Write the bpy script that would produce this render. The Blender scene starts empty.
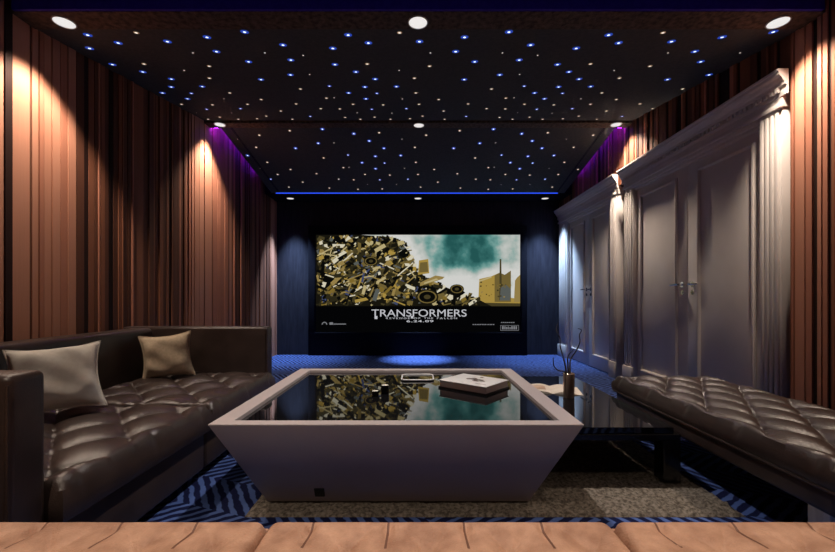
import bpy, bmesh, math, random
from mathutils import Vector, Matrix
random.seed(7)
S = bpy.context.scene
COL = S.collection
PI = math.pi

# ------------------------------------------------------------------ helpers
class MB:
    def __init__(self):
        self.v = []; self.f = []; self.m = []
    def quad(self, pts, mat=0):
        n = len(self.v); self.v += [tuple(p) for p in pts]
        self.f.append(tuple(range(n, n + len(pts)))); self.m.append(mat)
    def box(self, a, b, mat=0):
        x0, x1 = sorted((a[0], b[0])); y0, y1 = sorted((a[1], b[1])); z0, z1 = sorted((a[2], b[2]))
        self.hexa([(x0,y0,z0),(x1,y0,z0),(x1,y1,z0),(x0,y1,z0),(x0,y0,z1),(x1,y0,z1),(x1,y1,z1),(x0,y1,z1)], mat)
        return self
    def hexa(self, p, mat=0):
        n = len(self.v); self.v += [tuple(q) for q in p]
        for f in ((3,2,1,0),(4,5,6,7),(0,1,5,4),(1,2,6,5),(2,3,7,6),(3,0,4,7)):
            self.f.append(tuple(n + i for i in f)); self.m.append(mat)
    def lathe(self, prof, c=(0,0,0), seg=24, mat=0):
        n = len(self.v)
        for r, z in prof:
            for k in range(seg):
                a = 2*PI*k/seg
                self.v.append((c[0]+r*math.cos(a), c[1]+r*math.sin(a), c[2]+z))
        for i in range(len(prof)-1):
            for k in range(seg):
                k2 = (k+1) % seg
                self.f.append((n+i*seg+k, n+i*seg+k2, n+(i+1)*seg+k2, n+(i+1)*seg+k)); self.m.append(mat)
        self.f.append(tuple(n+k for k in reversed(range(seg)))); self.m.append(mat)
        e = n+(len(prof)-1)*seg
        self.f.append(tuple(e+k for k in range(seg))); self.m.append(mat)
        return self
    def tube(self, pts, rad, seg=8, mat=0, closed=False):
        pts = [Vector(p) for p in pts]; N = len(pts)
        rad = rad if isinstance(rad, (list, tuple)) else [rad]*N
        n = len(self.v); up = None
        for i, p in enumerate(pts):
            if closed: t = pts[(i+1) % N] - pts[i-1]
            else: t = pts[min(i+1, N-1)] - pts[max(i-1, 0)]
            t.normalize()
            if up is None:
                up = Vector((0,0,1)) if abs(t.z) < .9 else Vector((1,0,0))
            s = t.cross(up); s.normalize(); up = s.cross(t); up.normalize()
            for k in range(seg):
                a = 2*PI*k/seg
                self.v.append(tuple(p + (s*math.cos(a) + up*math.sin(a))*rad[i]))
        for i in range(N if closed else N-1):
            j = (i+1) % N
            for k in range(seg):
                k2 = (k+1) % seg
                self.f.append((n+i*seg+k, n+i*seg+k2, n+j*seg+k2, n+j*seg+k)); self.m.append(mat)
        if not closed:
            self.f.append(tuple(n+k for k in reversed(range(seg)))); self.m.append(mat)
            e = n+(N-1)*seg
            self.f.append(tuple(e+k for k in range(seg))); self.m.append(mat)
        return self

def top_of(o):
    while o.parent: o = o.parent
    return o

def build(name, mb, mats, parent=None, smooth=False, bevel=0, seg=2, recalc=True):
    """link the collected shape as ONE mesh object; world coordinates in, the origin goes to the base"""
    if not isinstance(mats, (list, tuple)): mats = [mats]
    if parent: off = Vector(top_of(parent).location)
    else:
        xs, ys, zs = zip(*mb.v)
        off = Vector(((min(xs)+max(xs))/2, (min(ys)+max(ys))/2, min(zs)))
    me = bpy.data.meshes.new(name)
    me.from_pydata([(x-off.x, y-off.y, z-off.z) for x, y, z in mb.v], [], mb.f)
    for m in mats: me.materials.append(m)
    me.polygons.foreach_set('material_index', mb.m)
    bm = bmesh.new(); bm.from_mesh(me)
    if recalc: bmesh.ops.recalc_face_normals(bm, faces=bm.faces)
    if bevel:
        es = [e for e in bm.edges if len(e.link_faces) == 2 and e.calc_face_angle(0) > .5]
        bmesh.ops.bevel(bm, geom=es, offset=bevel, segments=seg, affect='EDGES', profile=.5, clamp_overlap=True)
    bm.to_mesh(me); bm.free()
    if smooth or bevel:
        me.polygons.foreach_set('use_smooth', [True]*len(me.polygons))
        if hasattr(me, 'set_sharp_from_angle'): me.set_sharp_from_angle(angle=math.radians(40 if smooth is True else 35))
    o = bpy.data.objects.new(name, me); COL.objects.link(o)
    if parent: o.parent = parent
    else: o.location = off
    return o

def tag(o, label, cat, group=None):
    o['label'] = label; o['category'] = cat
    if group: o['group'] = group
    return o

def thing(name, loc, label, cat, group=None):
    o = bpy.data.objects.new(name, None); COL.objects.link(o)
    o.location = loc; o.empty_display_size = .1
    return tag(o, label, cat, group)

def struct(o, label=None):
    o['kind'] = 'structure'
    if label: o['label'] = label
    return o

def sroot(name, loc, label):
    o = bpy.data.objects.new(name, None); COL.objects.link(o); o.location = loc; o.empty_display_size = .1
    return struct(o, label)

def copy_tree(o, parent=None):
    c = o.copy(); COL.objects.link(c)
    if parent: c.parent = parent
    for ch in list(o.children):
        if ch.type != 'LIGHT': copy_tree(ch, c)
    return c

# ------------------------------------------------------------------ materials
def mat(name, col, rough=.5, metal=0, spec=.5, coat=0):
    m = bpy.data.materials.new(name); m.use_nodes = True
    b = m.node_tree.nodes['Principled BSDF']
    b.inputs['Base Color'].default_value = (*col, 1); b.inputs['Roughness'].default_value = rough
    b.inputs['Metallic'].default_value = metal; b.inputs['Specular IOR Level'].default_value = spec
    if coat: b.inputs['Coat Weight'].default_value = coat; b.inputs['Coat Roughness'].default_value = .1
    return m

def noisy(name, c1, c2, scale=8, rough=.5, bump=0, bscale=None, stretch=(1,1,1), spec=.5, metal=0, lo=.35, hi=.65, detail=4, rvar=0):
    m = mat(name, c1, rough, metal, spec); nt = m.node_tree; N = nt.nodes; L = nt.links
    b = N['Principled BSDF']
    tc = N.new('ShaderNodeTexCoord'); mp = N.new('ShaderNodeMapping'); mp.inputs['Scale'].default_value = stretch
    L.new(tc.outputs['Object'], mp.inputs['Vector'])
    no = N.new('ShaderNodeTexNoise'); no.inputs['Scale'].default_value = scale; no.inputs['Detail'].default_value = detail
    L.new(mp.outputs['Vector'], no.inputs['Vector'])
    cr = N.new('ShaderNodeValToRGB'); e = cr.color_ramp.elements
    e[0].position = lo; e[0].color = (*c1, 1); e[1].position = hi; e[1].color = (*c2, 1)
    L.new(no.outputs['Fac'], cr.inputs['Fac']); L.new(cr.outputs['Color'], b.inputs['Base Color'])
    if rvar:
        mr = N.new('ShaderNodeMapRange'); mr.inputs['To Min'].default_value = rough-rvar; mr.inputs['To Max'].default_value = rough+rvar
        L.new(no.outputs['Fac'], mr.inputs['Value']); L.new(mr.outputs['Result'], b.inputs['Roughness'])
    if bump:
        n2 = N.new('ShaderNodeTexNoise'); n2.inputs['Scale'].default_value = bscale or scale*4; n2.inputs['Detail'].default_value = 3
        L.new(mp.outputs['Vector'], n2.inputs['Vector'])
        bp = N.new('ShaderNodeBump'); bp.inputs['Strength'].default_value = bump; bp.inputs['Distance'].default_value = .01
        L.new(n2.outputs['Fac'], bp.inputs['Height']); L.new(bp.outputs['Normal'], b.inputs['Normal'])
    return m

def emit(name, col, s):
    m = bpy.data.materials.new(name); m.use_nodes = True; nt = m.node_tree; nt.nodes.clear()
    e = nt.nodes.new('ShaderNodeEmission'); e.inputs['Color'].default_value = (*col, 1); e.inputs['Strength'].default_value = s
    o = nt.nodes.new('ShaderNodeOutputMaterial'); nt.links.new(e.outputs[0], o.inputs[0])
    return m

def srgb(r, g, b):
    f = lambda c: c/12.92 if c <= .04045 else ((c+.055)/1.055)**2.4
    return tuple(f(c/255) for c in (r, g, b))

# carpet: navy ground with broken pale blue dashes set in two directions, block by block
def carpet():
    m = mat('blue_patterned_carpet', (.02,.03,.09), .95, spec=.1); nt = m.node_tree; N = nt.nodes; L = nt.links
    b = N['Principled BSDF']
    tc = N.new('ShaderNodeTexCoord')
    def math_(op, a, bb=None):
        n = N.new('ShaderNodeMath'); n.operation = op
        for i, q in enumerate((a, bb)):
            if q is None: continue
            if isinstance(q, (int, float)): n.inputs[i].default_value = q
            else: L.new(q, n.inputs[i])
        return n.outputs[0]
    def wave(rz, scale, dist):
        mp = N.new('ShaderNodeMapping'); mp.inputs['Rotation'].default_value = (0,0,rz)
        L.new(tc.outputs['Object'], mp.inputs['Vector'])
        w = N.new('ShaderNodeTexWave'); w.bands_direction = 'X'; w.inputs['Scale'].default_value = scale
        w.inputs['Distortion'].default_value = dist; w.inputs['Detail'].default_value = 1.5; w.inputs['Detail Scale'].default_value = 2
        L.new(mp.outputs['Vector'], w.inputs['Vector'])
        return w.outputs['Fac'], mp.outputs['Vector']
    w1, v1 = wave(.95, 6.0, 1.6); w2, v2 = wave(-.55, 6.0, 1.6)
    # blocks in bands along the room
    sx = N.new('ShaderNodeSeparateXYZ'); mpb = N.new('ShaderNodeMapping'); mpb.inputs['Rotation'].default_value = (0,0,.35)
    L.new(tc.outputs['Object'], mpb.inputs['Vector']); L.new(mpb.outputs['Vector'], sx.inputs[0])
    band = math_('GREATER_THAN', math_('FRACT', math_('MULTIPLY', sx.outputs['Y'], 1.9)), .5)
    mx = N.new('ShaderNodeMix'); mx.data_type = 'FLOAT'
    L.new(band, mx.inputs[0]); L.new(w1, mx.inputs[2]); L.new(w2, mx.inputs[3])
    no = N.new('ShaderNodeTexNoise'); no.inputs['Scale'].default_value = 22; no.inputs['Detail'].default_value = 2
    L.new(tc.outputs['Object'], no.inputs['Vector'])
    val = math_('ADD', mx.outputs[0], math_('MULTIPLY', math_('SUBTRACT', no.outputs['Fac'], .5), .9))
    cr = N.new('ShaderNodeValToRGB'); e = cr.color_ramp.elements
    e[0].position = .46; e[0].color = (.007,.010,.046,1); e[1].position = .72; e[1].color = (.075,.125,.33,1)
    L.new(val, cr.inputs['Fac']); L.new(cr.outputs['Color'], b.inputs['Base Color'])
    n2 = N.new('ShaderNodeTexNoise'); n2.inputs['Scale'].default_value = 260
    L.new(tc.outputs['Object'], n2.inputs['Vector'])
    bp = N.new('ShaderNodeBump'); bp.inputs['Strength'].default_value = .5; bp.inputs['Distance'].default_value = .01
    L.new(n2.outputs['Fac'], bp.inputs['Height']); L.new(bp.outputs['Normal'], b.inputs['Normal'])
    return m

M = {}
M['carpet'] = carpet()
M['rug'] = noisy('taupe_shag', (.085,.07,.056), (.27,.232,.19), 60, .95, .8, 240, spec=.1)
M['dark_leather'] = noisy('dark_brown_leather', (.034,.022,.019), (.050,.033,.028), 9, .31, .2, 260, spec=.6, rvar=.05)
M['tan_leather'] = noisy('worn_tan_leather', (.34,.18,.115), (.58,.345,.235), 18, .5, .35, 200, spec=.35, detail=7, lo=.3, hi=.7)
M['tan_crease_shade'] = mat('tan_leather_crease_shade', (.15,.065,.038), .6)  # dark lines along the pleats, shade of the folds put into colour
M['white_lacquer'] = noisy('greige_lacquer', (.46,.39,.375), (.49,.42,.405), 3, .38, .06, 60, spec=.4)
M['black_glass'] = mat('black_glass', (.006,.006,.007), .02, spec=.75)
M['black_lacquer'] = mat('black_lacquer', (.009,.008,.008), .12, spec=.5)
M['black_plastic'] = mat('black_plastic', (.008,.008,.009), .35)
M['black_trim'] = noisy('black_brown_trim', (.045,.033,.026), (.12,.088,.068), 30, .8, .4, 90, spec=.15)
M['navy'] = noisy('navy_fabric', (.019,.019,.028), (.028,.028,.040), 30, .9, .3, 200, stretch=(1,1,.12), spec=.1)
M['navy_dark'] = noisy('dark_navy_fabric', (.010,.010,.028), (.014,.014,.036), 30, .9, .2, 200, spec=.1)
M['fascia'] = noisy('blue_fascia_fabric', (.035,.026,.34), (.045,.034,.42), 30, .9, .2, 200, spec=.1)
M['black_fabric'] = noisy('black_acoustic_fabric', (.006,.006,.010), (.009,.009,.014), 60, .95, .2, 300, spec=.05)
M['ceil'] = noisy('charcoal_ceiling_felt', (.066,.070,.070), (.082,.086,.085), 40, .95, .15, 200, spec=.05)
M['door'] = noisy('white_door_paint', (.62,.57,.54), (.66,.61,.58), 4, .42, .04, 80, spec=.35)
M['chrome'] = mat('polished_chrome', (.75,.75,.76), .12, 1)
M['brushed'] = noisy('brushed_steel', (.5,.49,.48), (.6,.59,.58), 60, .35, metal=1, stretch=(1,1,.05))
M['bronze'] = noisy('bronze_glaze', (.38,.26,.20), (.55,.42,.34), 12, .25, metal=.6)
M['twig'] = noisy('dark_twig_bark', (.02,.014,.012), (.05,.035,.03), 50, .7, .5, 200)
M['cushion_white'] = noisy('ivory_fabric', (.74,.69,.61), (.80,.75,.67), 60, .9, .35, 400, spec=.15)
M['cushion_tan'] = noisy('sand_fabric', (.50,.40,.28), (.60,.48,.34), 60, .9, .35, 400, spec=.15)
M['paper'] = noisy('page_edges', (.62,.55,.52), (.74,.68,.65), 40, .8, .3, 120, stretch=(.05,.05,4))
M['cover_white'] = mat('white_book_cover', (.78,.74,.71), .3)
M['cover_black'] = mat('black_book_cover', (.01,.009,.01), .35)
M['ink'] = noisy('dark_red_ink', (.035,.012,.01), (.20,.09,.06), 30, .35)
M['page'] = noisy('cream_page', (.62,.54,.44), (.70,.62,.52), 14, .6)
M['photo_print'] = noisy('printed_picture', (.30,.16,.09), (.60,.42,.28), 10, .5)
M['smoked_glass'] = mat('smoked_glass', (.02,.018,.017), .08, spec=.6)
M['wax'] = mat('cream_wax', (.75,.70,.62), .5)
M['white_gloss'] = mat('white_gloss_enamel', (.86,.84,.82), .45)
M['lamp'] = emit('downlight_glow', (1, .96, .93), .78)
M['lamp_ring'] = mat('downlight_ring', (.35,.34,.33), .4)
M['led_blue'] = emit('blue_led', (.03,.10,1.0), .85)
M['led_purple'] = emit('purple_led', (.20,.01,1.0), 9)
M['star_blue'] = emit('star_core_blue', (.75,.85,1), 1.6)
M['star_halo'] = emit('star_halo_blue', (.04,.10,.70), .5)  # wide disc behind each blue core, painting the glow around it
M['star_warm'] = emit('star_core_warm', (1,.88,.74), 1.0)
M['star_warm_halo'] = emit('star_halo_amber', (.55,.33,.18), .35)  # same painted glow around the warm cores
SL = [noisy('slat_copper', (.40,.160,.100), (.47,.195,.122), 7, .62, .15, 80, (1,1,.06), .25),
      noisy('slat_light_copper', (.49,.220,.140), (.55,.255,.165), 7, .62, .15, 80, (1,1,.06), .25),
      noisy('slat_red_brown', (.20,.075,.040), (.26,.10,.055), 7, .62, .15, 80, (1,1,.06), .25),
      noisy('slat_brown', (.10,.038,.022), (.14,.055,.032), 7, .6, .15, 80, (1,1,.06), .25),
      noisy('slat_dark', (.018,.008,.006), (.03,.012,.009), 7, .6, .1, 80, (1,1,.06), .2)]

# ------------------------------------------------------------------ room dimensions (camera looks along +Y)
W = 2.44; CAM = .985
YN = -1.3; YB1, YB2 = 2.46, 2.62        # first ceiling beam
YR1, YR2 = 4.68, 4.82                    # ridge beam
YS, YE = 6.55, 7.12                      # soffit, back wall
ZB = 1.717 + CAM; ZR = 2.02 + CAM; ZRB = 2.0 + CAM; ZS = 1.665 + CAM; ZN = 2.0 + CAM
def zc1(y): return ZB + .005 + (y-YB2)*(ZR-ZB)/(YR1-YB2)
def zc2(y): return (2.03+CAM) - (y-YR2)*.203
def ztop(y):
    if y < YB2: return ZN
    if y < YR2: return zc1(min(y, YR1))+.03
    return zc2(min(y, YS))+.16

fl = MB(); fl.box((-2.7,YN-.1,-.1),(2.7,YE+.2,0))
struct(build('floor', fl, M['carpet']), 'navy carpet with a broken pale blue dash pattern')

# slatted striped walls
def slats(mb, side, y0, y1, zb, seed, script=()):
    """strips of changing width, depth and colour; script gives hand-set ones: (end y, colour, depth)"""
    rnd = random.Random(seed); y = y0
    def strip(y, w, c, d):
        xf = side*(W + .03 - d); xb = side*(W+.05)
        a, b_ = ztop(y), ztop(y+w)
        x0, x1 = min(xf,xb), max(xf,xb)
        mb.hexa([(x0,y,zb),(x1,y,zb),(x1,y+w,zb),(x0,y+w,zb),(x0,y,a),(x1,y,a),(x1,y+w,b_),(x0,y+w,b_)], c)
    while y < y1 - 1e-4:
        hit = [q for q in script if q[0] <= y + 1e-5 < q[1]]
        if hit:
            _, e, c, d = hit[0]; strip(y, e-y, c, d); y = e; continue
        r = rnd.random(); dark = (2.94 < y < 4.30 or 5.35 < y < 6.75) and side < 0 or zb > 1  # above the doors the lack of light is put into darker slat colours
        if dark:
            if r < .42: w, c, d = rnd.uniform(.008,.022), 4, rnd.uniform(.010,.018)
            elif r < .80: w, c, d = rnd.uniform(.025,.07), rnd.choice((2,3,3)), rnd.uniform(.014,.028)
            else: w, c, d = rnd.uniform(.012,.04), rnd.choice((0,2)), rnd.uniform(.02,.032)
        else:
            if r < .30: w, c, d = rnd.uniform(.05,.11), rnd.choice((0,0,1)), rnd.uniform(.018,.030)
            elif r < .55: w, c, d = rnd.uniform(.02,.05), rnd.choice((0,1,2)), rnd.uniform(.016,.028)
            elif r < .80: w, c, d = rnd.uniform(.006,.016), rnd.choice((3,4,4)), rnd.uniform(.010,.018)
            else: w, c, d = rnd.uniform(.015,.04), rnd.choice((2,2,3)), rnd.uniform(.014,.026)
        lim = min([q[0] for q in script if q[0] > y + 1e-5] + [y1])
        w = min(w, lim-y)
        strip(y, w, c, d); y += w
wl = MB(); slats(wl, -1, YN, YE, 0, 11, ((2.30,2.425,1,.022),(2.425,2.468,4,.030),(2.468,2.585,1,.022),(2.585,2.60,3,.016),
    (2.60,2.640,1,.024),(2.640,2.650,2,.018),(2.650,2.678,0,.026),(2.678,2.686,3,.018),(2.686,2.735,1,.022),(2.735,2.744,2,.018),(2.744,2.80,1,.026),
    (2.80,2.81,2,.018),(2.81,2.86,0,.022),(2.86,2.868,2,.018),(2.868,2.93,1,.026),(2.93,2.945,4,.012),
    (4.36,4.375,4,.012),(4.375,4.41,0,.028),(4.41,4.425,4,.012),(4.425,4.47,1,.03),(4.47,4.483,4,.012),(4.483,4.57,1,.03),(4.57,4.583,3,.018),(4.583,4.68,1,.026),
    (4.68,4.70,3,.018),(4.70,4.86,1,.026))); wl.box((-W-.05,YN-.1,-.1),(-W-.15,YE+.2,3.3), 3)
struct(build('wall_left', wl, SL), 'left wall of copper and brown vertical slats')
wr = MB()
slats(wr, 1, YN, 2.70, 0, 23, ((2.36,2.395,0,.024),(2.395,2.41,4,.012),(2.41,2.43,2,.02),(2.43,2.45,4,.014),(2.45,2.478,0,.024),(2.478,2.486,4,.012),
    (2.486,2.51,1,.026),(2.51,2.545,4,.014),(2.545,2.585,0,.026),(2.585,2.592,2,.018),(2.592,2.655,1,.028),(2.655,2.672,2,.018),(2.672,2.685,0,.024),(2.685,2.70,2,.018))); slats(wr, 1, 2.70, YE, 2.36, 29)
wr.box((W+.12,YN-.1,-.1),(W+.22,YE+.2,3.3), 3); wr.box((W+.05,YN-.1,-.1),(W+.12,2.74,3.3),3); wr.box((W+.05,2.74,2.34),(W+.12,YE+.2,3.3),3)
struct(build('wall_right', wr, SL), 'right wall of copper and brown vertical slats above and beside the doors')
wb = MB(); wb.box((-2.6,YE,-.1),(2.6,YE+.1,3.3))
struct(build('wall_back', wb, M['navy']), 'navy fabric wall behind the screen')
wf = MB(); wf.box((-2.6,YN-.1,-.1),(2.6,YN,3.3))
struct(build('wall_front', wf, M['navy_dark']))
sp = MB(); sp.box((-1.88,YE-.1,0),(1.87,YE,2.23))
struct(build('trim_1', sp, M['black_fabric'], bevel=.006), 'black acoustic panel around the screen')

# ceilings: near flat part, two star panels meeting at the ridge beam, soffit at the screen
cn = MB(); cn.box((-2.6,YN-.1,ZN),(2.6,YB1,ZN+.1)); struct(build('ceiling_near', cn, M['navy_dark']))
def star_panel(y0, y1, zf, hw, stars, per, reps, seed):
    mb = MB()
    mb.hexa([(-hw,y0,zf(y0)),(hw,y0,zf(y0)),(hw,y1,zf(y1)),(-hw,y1,zf(y1)),
             (-hw,y0,zf(y0)+.03),(hw,y0,zf(y0)+.03),(hw,y1,zf(y1)+.03),(-hw,y1,zf(y1)+.03)])
    sl = (zf(y1)-zf(y0))/(y1-y0)
    def disc(x, y, r, dz, mi, n=10):
        mb.quad([(x+r*math.cos(2*PI*k/n), y+r*math.sin(2*PI*k/n), zf(y)+r*math.sin(2*PI*k/n)*sl-dz) for k in reversed(range(n))], mi)
    for rep in reps:
        for x, y, k in stars:
            X = x + rep*per
            if abs(X) > hw-.03 or y < y0+.04 or y > y1-.04: continue
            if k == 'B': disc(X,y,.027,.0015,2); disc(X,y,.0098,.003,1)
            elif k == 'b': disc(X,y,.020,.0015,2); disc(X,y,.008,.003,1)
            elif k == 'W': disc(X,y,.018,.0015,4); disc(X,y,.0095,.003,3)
            else: disc(X,y,.0055,.003,3)
    return build('ceiling', mb, [M['ceil'], M['star_blue'], M['star_halo'], M['star_warm'], M['star_warm_halo']], recalc=False)
def P(t): return [(float(a), float(b), k) for a, b, k in (q.split(',') for q in t.split())]
ST1 = P("""-0.46,2.7,B -0.34,2.81,B -0.12,2.67,W 0.01,2.79,B 0.31,2.73,B 0.59,2.66,B -0.6,2.89,B 0.27,2.94,B 0.78,2.84,B -0.84,3,s 0.09,2.96,s 0.61,2.96,s -0.64,3.16,B -0.39,3.15,W 0.43,3.11,B 0.76,3.08,B 0.09,3.19,W -0.5,3.3,B -0.15,3.27,s 0.83,3.35,s -0.03,3.43,W -0.36,3.45,B 0.39,3.46,B 0.67,3.36,B -0.78,3.61,b -0.47,3.63,B -0.19,3.62,B 0.66,3.68,W -0.64,3.78,B -0.38,3.79,b -0.02,3.78,W 0.84,3.92,W -0.5,3.94,B -0.15,3.94,s 0.2,3.96,W -0.8,3.91,s -0.65,4.1,W -0.35,4.12,W 0.01,4.1,W 0.5,4.09,W 0.71,4.24,W -0.81,4.25,W -0.48,4.26,b -0.12,4.24,b 0.27,4.32,W -0.65,4.38,s -0.28,4.39,s 0.53,4.51,b -0.81,4.55,W -0.48,4.54,W 0.05,4.5,W -0.65,4.62,W -0.31,4.62,W -0.09,4.6,W 0.3,4.62,W""")
ST2 = P("""0.9,4.89,B -0.78,4.98,B -0.47,4.96,W 0.1,5.01,W 0.5,4.92,W 0.78,5.18,B 0.98,5.17,s -0.61,5.13,B -0.2,5.09,s -0.44,5.29,B -0.04,5.27,W 0.46,5.29,B 0.77,5.52,W -0.93,5.45,b -0.57,5.48,B -0.23,5.46,B -0.77,5.64,B -0.46,5.65,b -0.03,5.63,W 0.99,5.77,W -0.97,5.76,s -0.6,5.8,B -0.19,5.79,s 0.23,5.82,W 0.57,5.94,W -0.77,5.96,W -0.41,5.98,W 0,5.96,W 0.86,6.1,W -0.96,6.12,W -0.57,6.12,b -0.15,6.1,b 0.3,6.19,W -0.33,6.26,s -0.77,6.26,s 0.66,6.38,W -0.94,6.42,W -0.56,6.41,W 0.04,6.35,W""")
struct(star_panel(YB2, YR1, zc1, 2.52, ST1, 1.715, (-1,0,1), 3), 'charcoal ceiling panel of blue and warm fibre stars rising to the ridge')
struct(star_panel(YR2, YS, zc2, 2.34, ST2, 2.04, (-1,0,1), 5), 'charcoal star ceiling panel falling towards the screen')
# cove lids over the open slots along the second panel
cl = MB()
for s in (-1, 1):
    for (ya, yb) in ((YR2, YS),):
        cl.hexa([(s*2.2,ya,zc2(ya)+.16),(s*2.6,ya,zc2(ya)+.16),(s*2.6,yb,zc2(yb)+.16),(s*2.2,yb,zc2(yb)+.16),
                 (s*2.2,ya,zc2(ya)+.19),(s*2.6,ya,zc2(ya)+.19),(s*2.6,yb,zc2(yb)+.19),(s*2.2,yb,zc2(yb)+.19)])
        cl.hexa([(s*2.2,ya,zc2(ya)),(s*2.23,ya,zc2(ya)),(s*2.23,yb,zc2(yb)),(s*2.2,yb,zc2(yb)),
                 (s*2.2,ya,zc2(ya)+.17),(s*2.23,ya,zc2(ya)+.17),(s*2.23,yb,zc2(yb)+.17),(s*2.2,yb,zc2(yb)+.17)])
struct(build('ceiling_cove', cl, M['navy_dark']))
b1 = MB(); b1.box((-2.49,YB1,ZB),(2.49,YB2,3.1)); struct(build('trim_2', b1, M['black_trim']), 'dark ceiling beam nearest the camera')
bf = MB(); bf.box((-2.42,YB1-.02,ZB+.003),(2.42,YB1,ZN)); struct(build('trim_4', bf, M['fascia']), 'blue fascia on the near face of the first beam')
b2 = MB(); b2.box((-2.49,YR1,ZRB),(2.49,YR2,3.22)); struct(build('trim_3', b2, M['black_trim']), 'dark beam along the ridge between the star panels')
so = MB(); so.box((-2.49,YS,ZS),(2.49,YE,ZS+.25)); struct(build('ceiling_soffit', so, M['black_fabric']), 'black soffit in front of the screen wall')
ro = MB(); ro.box((-2.7,YN-.1,3.3),(2.7,YE+.2,3.4)); struct(build('ceiling_roof', ro, M['navy_dark']))

# LED strips
ls = MB(); ls.box((-2.27,YS-.012,ZS+.002),(2.23,YS+.001,ZS+.04))
led = thing('led_strip', (0,YS,ZS), 'thin bright blue LED strip along the soffit edge above the screen', 'light strip')
build('diffuser', ls, M['led_blue'], led)
for xa in (-2.285, 2.23):
    lh = MB(); lh.box((xa,YS-.014,ZS),(xa+.015,YS,ZS+.042)); build('end_cap', lh, M['black_plastic'], led)
def cove_led(s, y0, y1, z0f, off):
    mb = MB(); x = s*2.40
    mb.hexa([(x-.012,y0,z0f(y0)+off),(x+.012,y0,z0f(y0)+off),(x+.012,y1,z0f(y1)+off),(x-.012,y1,z0f(y1)+off),
             (x-.012,y0,z0f(y0)+off+.01),(x+.012,y0,z0f(y0)+off+.01),(x+.012,y1,z0f(y1)+off+.01),(x-.012,y1,z0f(y1)+off+.01)])
    o = build('cove_led_strip', mb, M['led_purple'])
    return tag(o, 'purple LED strip hidden in the ceiling cove above the %s wall' % ('left' if s < 0 else 'right'), 'light strip')
for s_, nm in ((-1,'left'),(1,'right')):
    pb = MB(); pb.box((s_*2.352,YR2+.001,ZRB+.004),(s_*2.405,YR2+.012,ZRB+.12))
    tag(build('beam_led_strip', pb, emit('purple_beam_led', (.24,.015,1.0), 60)), 'purple LED strip on the far face of the ridge beam at its %s end' % nm, 'light strip')
nb = MB(); nb.box((-2.3,1.72,ZN-.014),(2.3,1.74,ZN)); tag(build('ceiling_led_strip', nb, emit('deep_blue_led', (.12,.05,1.0), 1.6)), 'deep blue LED strip across the near ceiling in front of the first beam', 'light strip')
cove_led(-1, YR2+.03, YS-.3, zc2, .148); cove_led(1, YR2+.03, YS-.3, zc2, .148)

# ------------------------------------------------------------------ downlights
def downlight_proto():
    r = thing('ceiling_downlight', (0,0,0), 'x', 'downlight', 'recessed ceiling downlights')
    a = MB(); a.tube([(.060*math.cos(2*PI*k/28), .060*math.sin(2*PI*k/28), -.003) for k in range(28)], .005, 6, closed=True)
    build('trim_ring', a, M['lamp_ring'], r, smooth=True)
    b_ = MB(); b_.lathe([(.020,-.006),(.057,-.005),(.058,-.001)], seg=28); build('lens', b_, M['lamp'], r)
    return r
dl = downlight_proto(); first = [True]
def downlight(x, y, z, label, power, col, half=50, blend=.35, size=.03, tilt=(0,0)):
    o = dl if first[0] else copy_tree(dl)
    first[0] = False
    o.location = (x,y,z); o['label'] = label
    if power:
        l = bpy.data.lights.new('downlight_beam', 'SPOT'); l.energy = power; l.color = col
        l.spot_size = math.radians(2*half); l.spot_blend = blend; l.shadow_soft_size = size
        lo = bpy.data.objects.new('downlight_beam', l); COL.objects.link(lo)
        lo.parent = o; lo.location = (0,0,-.045); lo.rotation_euler = (tilt[0], tilt[1], 0)
warm = (1,.82,.66); neut = (1,.91,.85); cool = (.45,.66,1)
downlight(-2.20, 2.55, ZB, 'round white downlight in the nearest beam above the left slatted wall', 92, warm, 50, .5)
downlight(0.00, 2.55, ZB, 'largest central round downlight, in the nearest beam above the coffee table', 150, neut, 42, .6)
downlight(2.24, 2.55, ZB, 'round white downlight in the nearest beam above the tufted bench', 125, warm, 50, 1.0, tilt=(-.14,-.10))
downlight(-2.28, 4.72, ZRB, 'small downlight at the left end of the ridge beam by the purple glow', 140, warm, 46, .85)
downlight(0.01, 4.74, ZRB, 'small central downlight in the ridge beam between the star panels', 16, neut, 45, .5)
downlight(2.28, 4.72, ZRB, 'small downlight at the right end of the ridge beam above the white doors', 190, warm, 52, 1.0, tilt=(-.10,-.10))
downlight(-2.13, 6.84, ZS, 'tiny downlight in the black soffit left of the screen', 650, cool, 29, 1.0, tilt=(-.03,0))
downlight(0.00, 6.84, ZS, 'tiny downlight in the black soffit centred over the screen', 1500, cool, 15, 1.0, tilt=(-.085,0))
downlight(2.12, 6.84, ZS, 'tiny downlight in the black soffit right of the screen by the far door', 520, cool, 33, 1.0, tilt=(-.06,0))
downlight(-1.1, .45, ZN, 'downlight in the near ceiling above the left end of the tan sofa', 112, warm, 36, .85)
downlight(0.05, .45, ZN, 'downlight in the near ceiling above the middle of the tan sofa', 112, warm, 36, .85)
downlight(1.2, .45, ZN, 'downlight in the near ceiling above the right end of the tan sofa', 112, warm, 36, .85)

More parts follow.
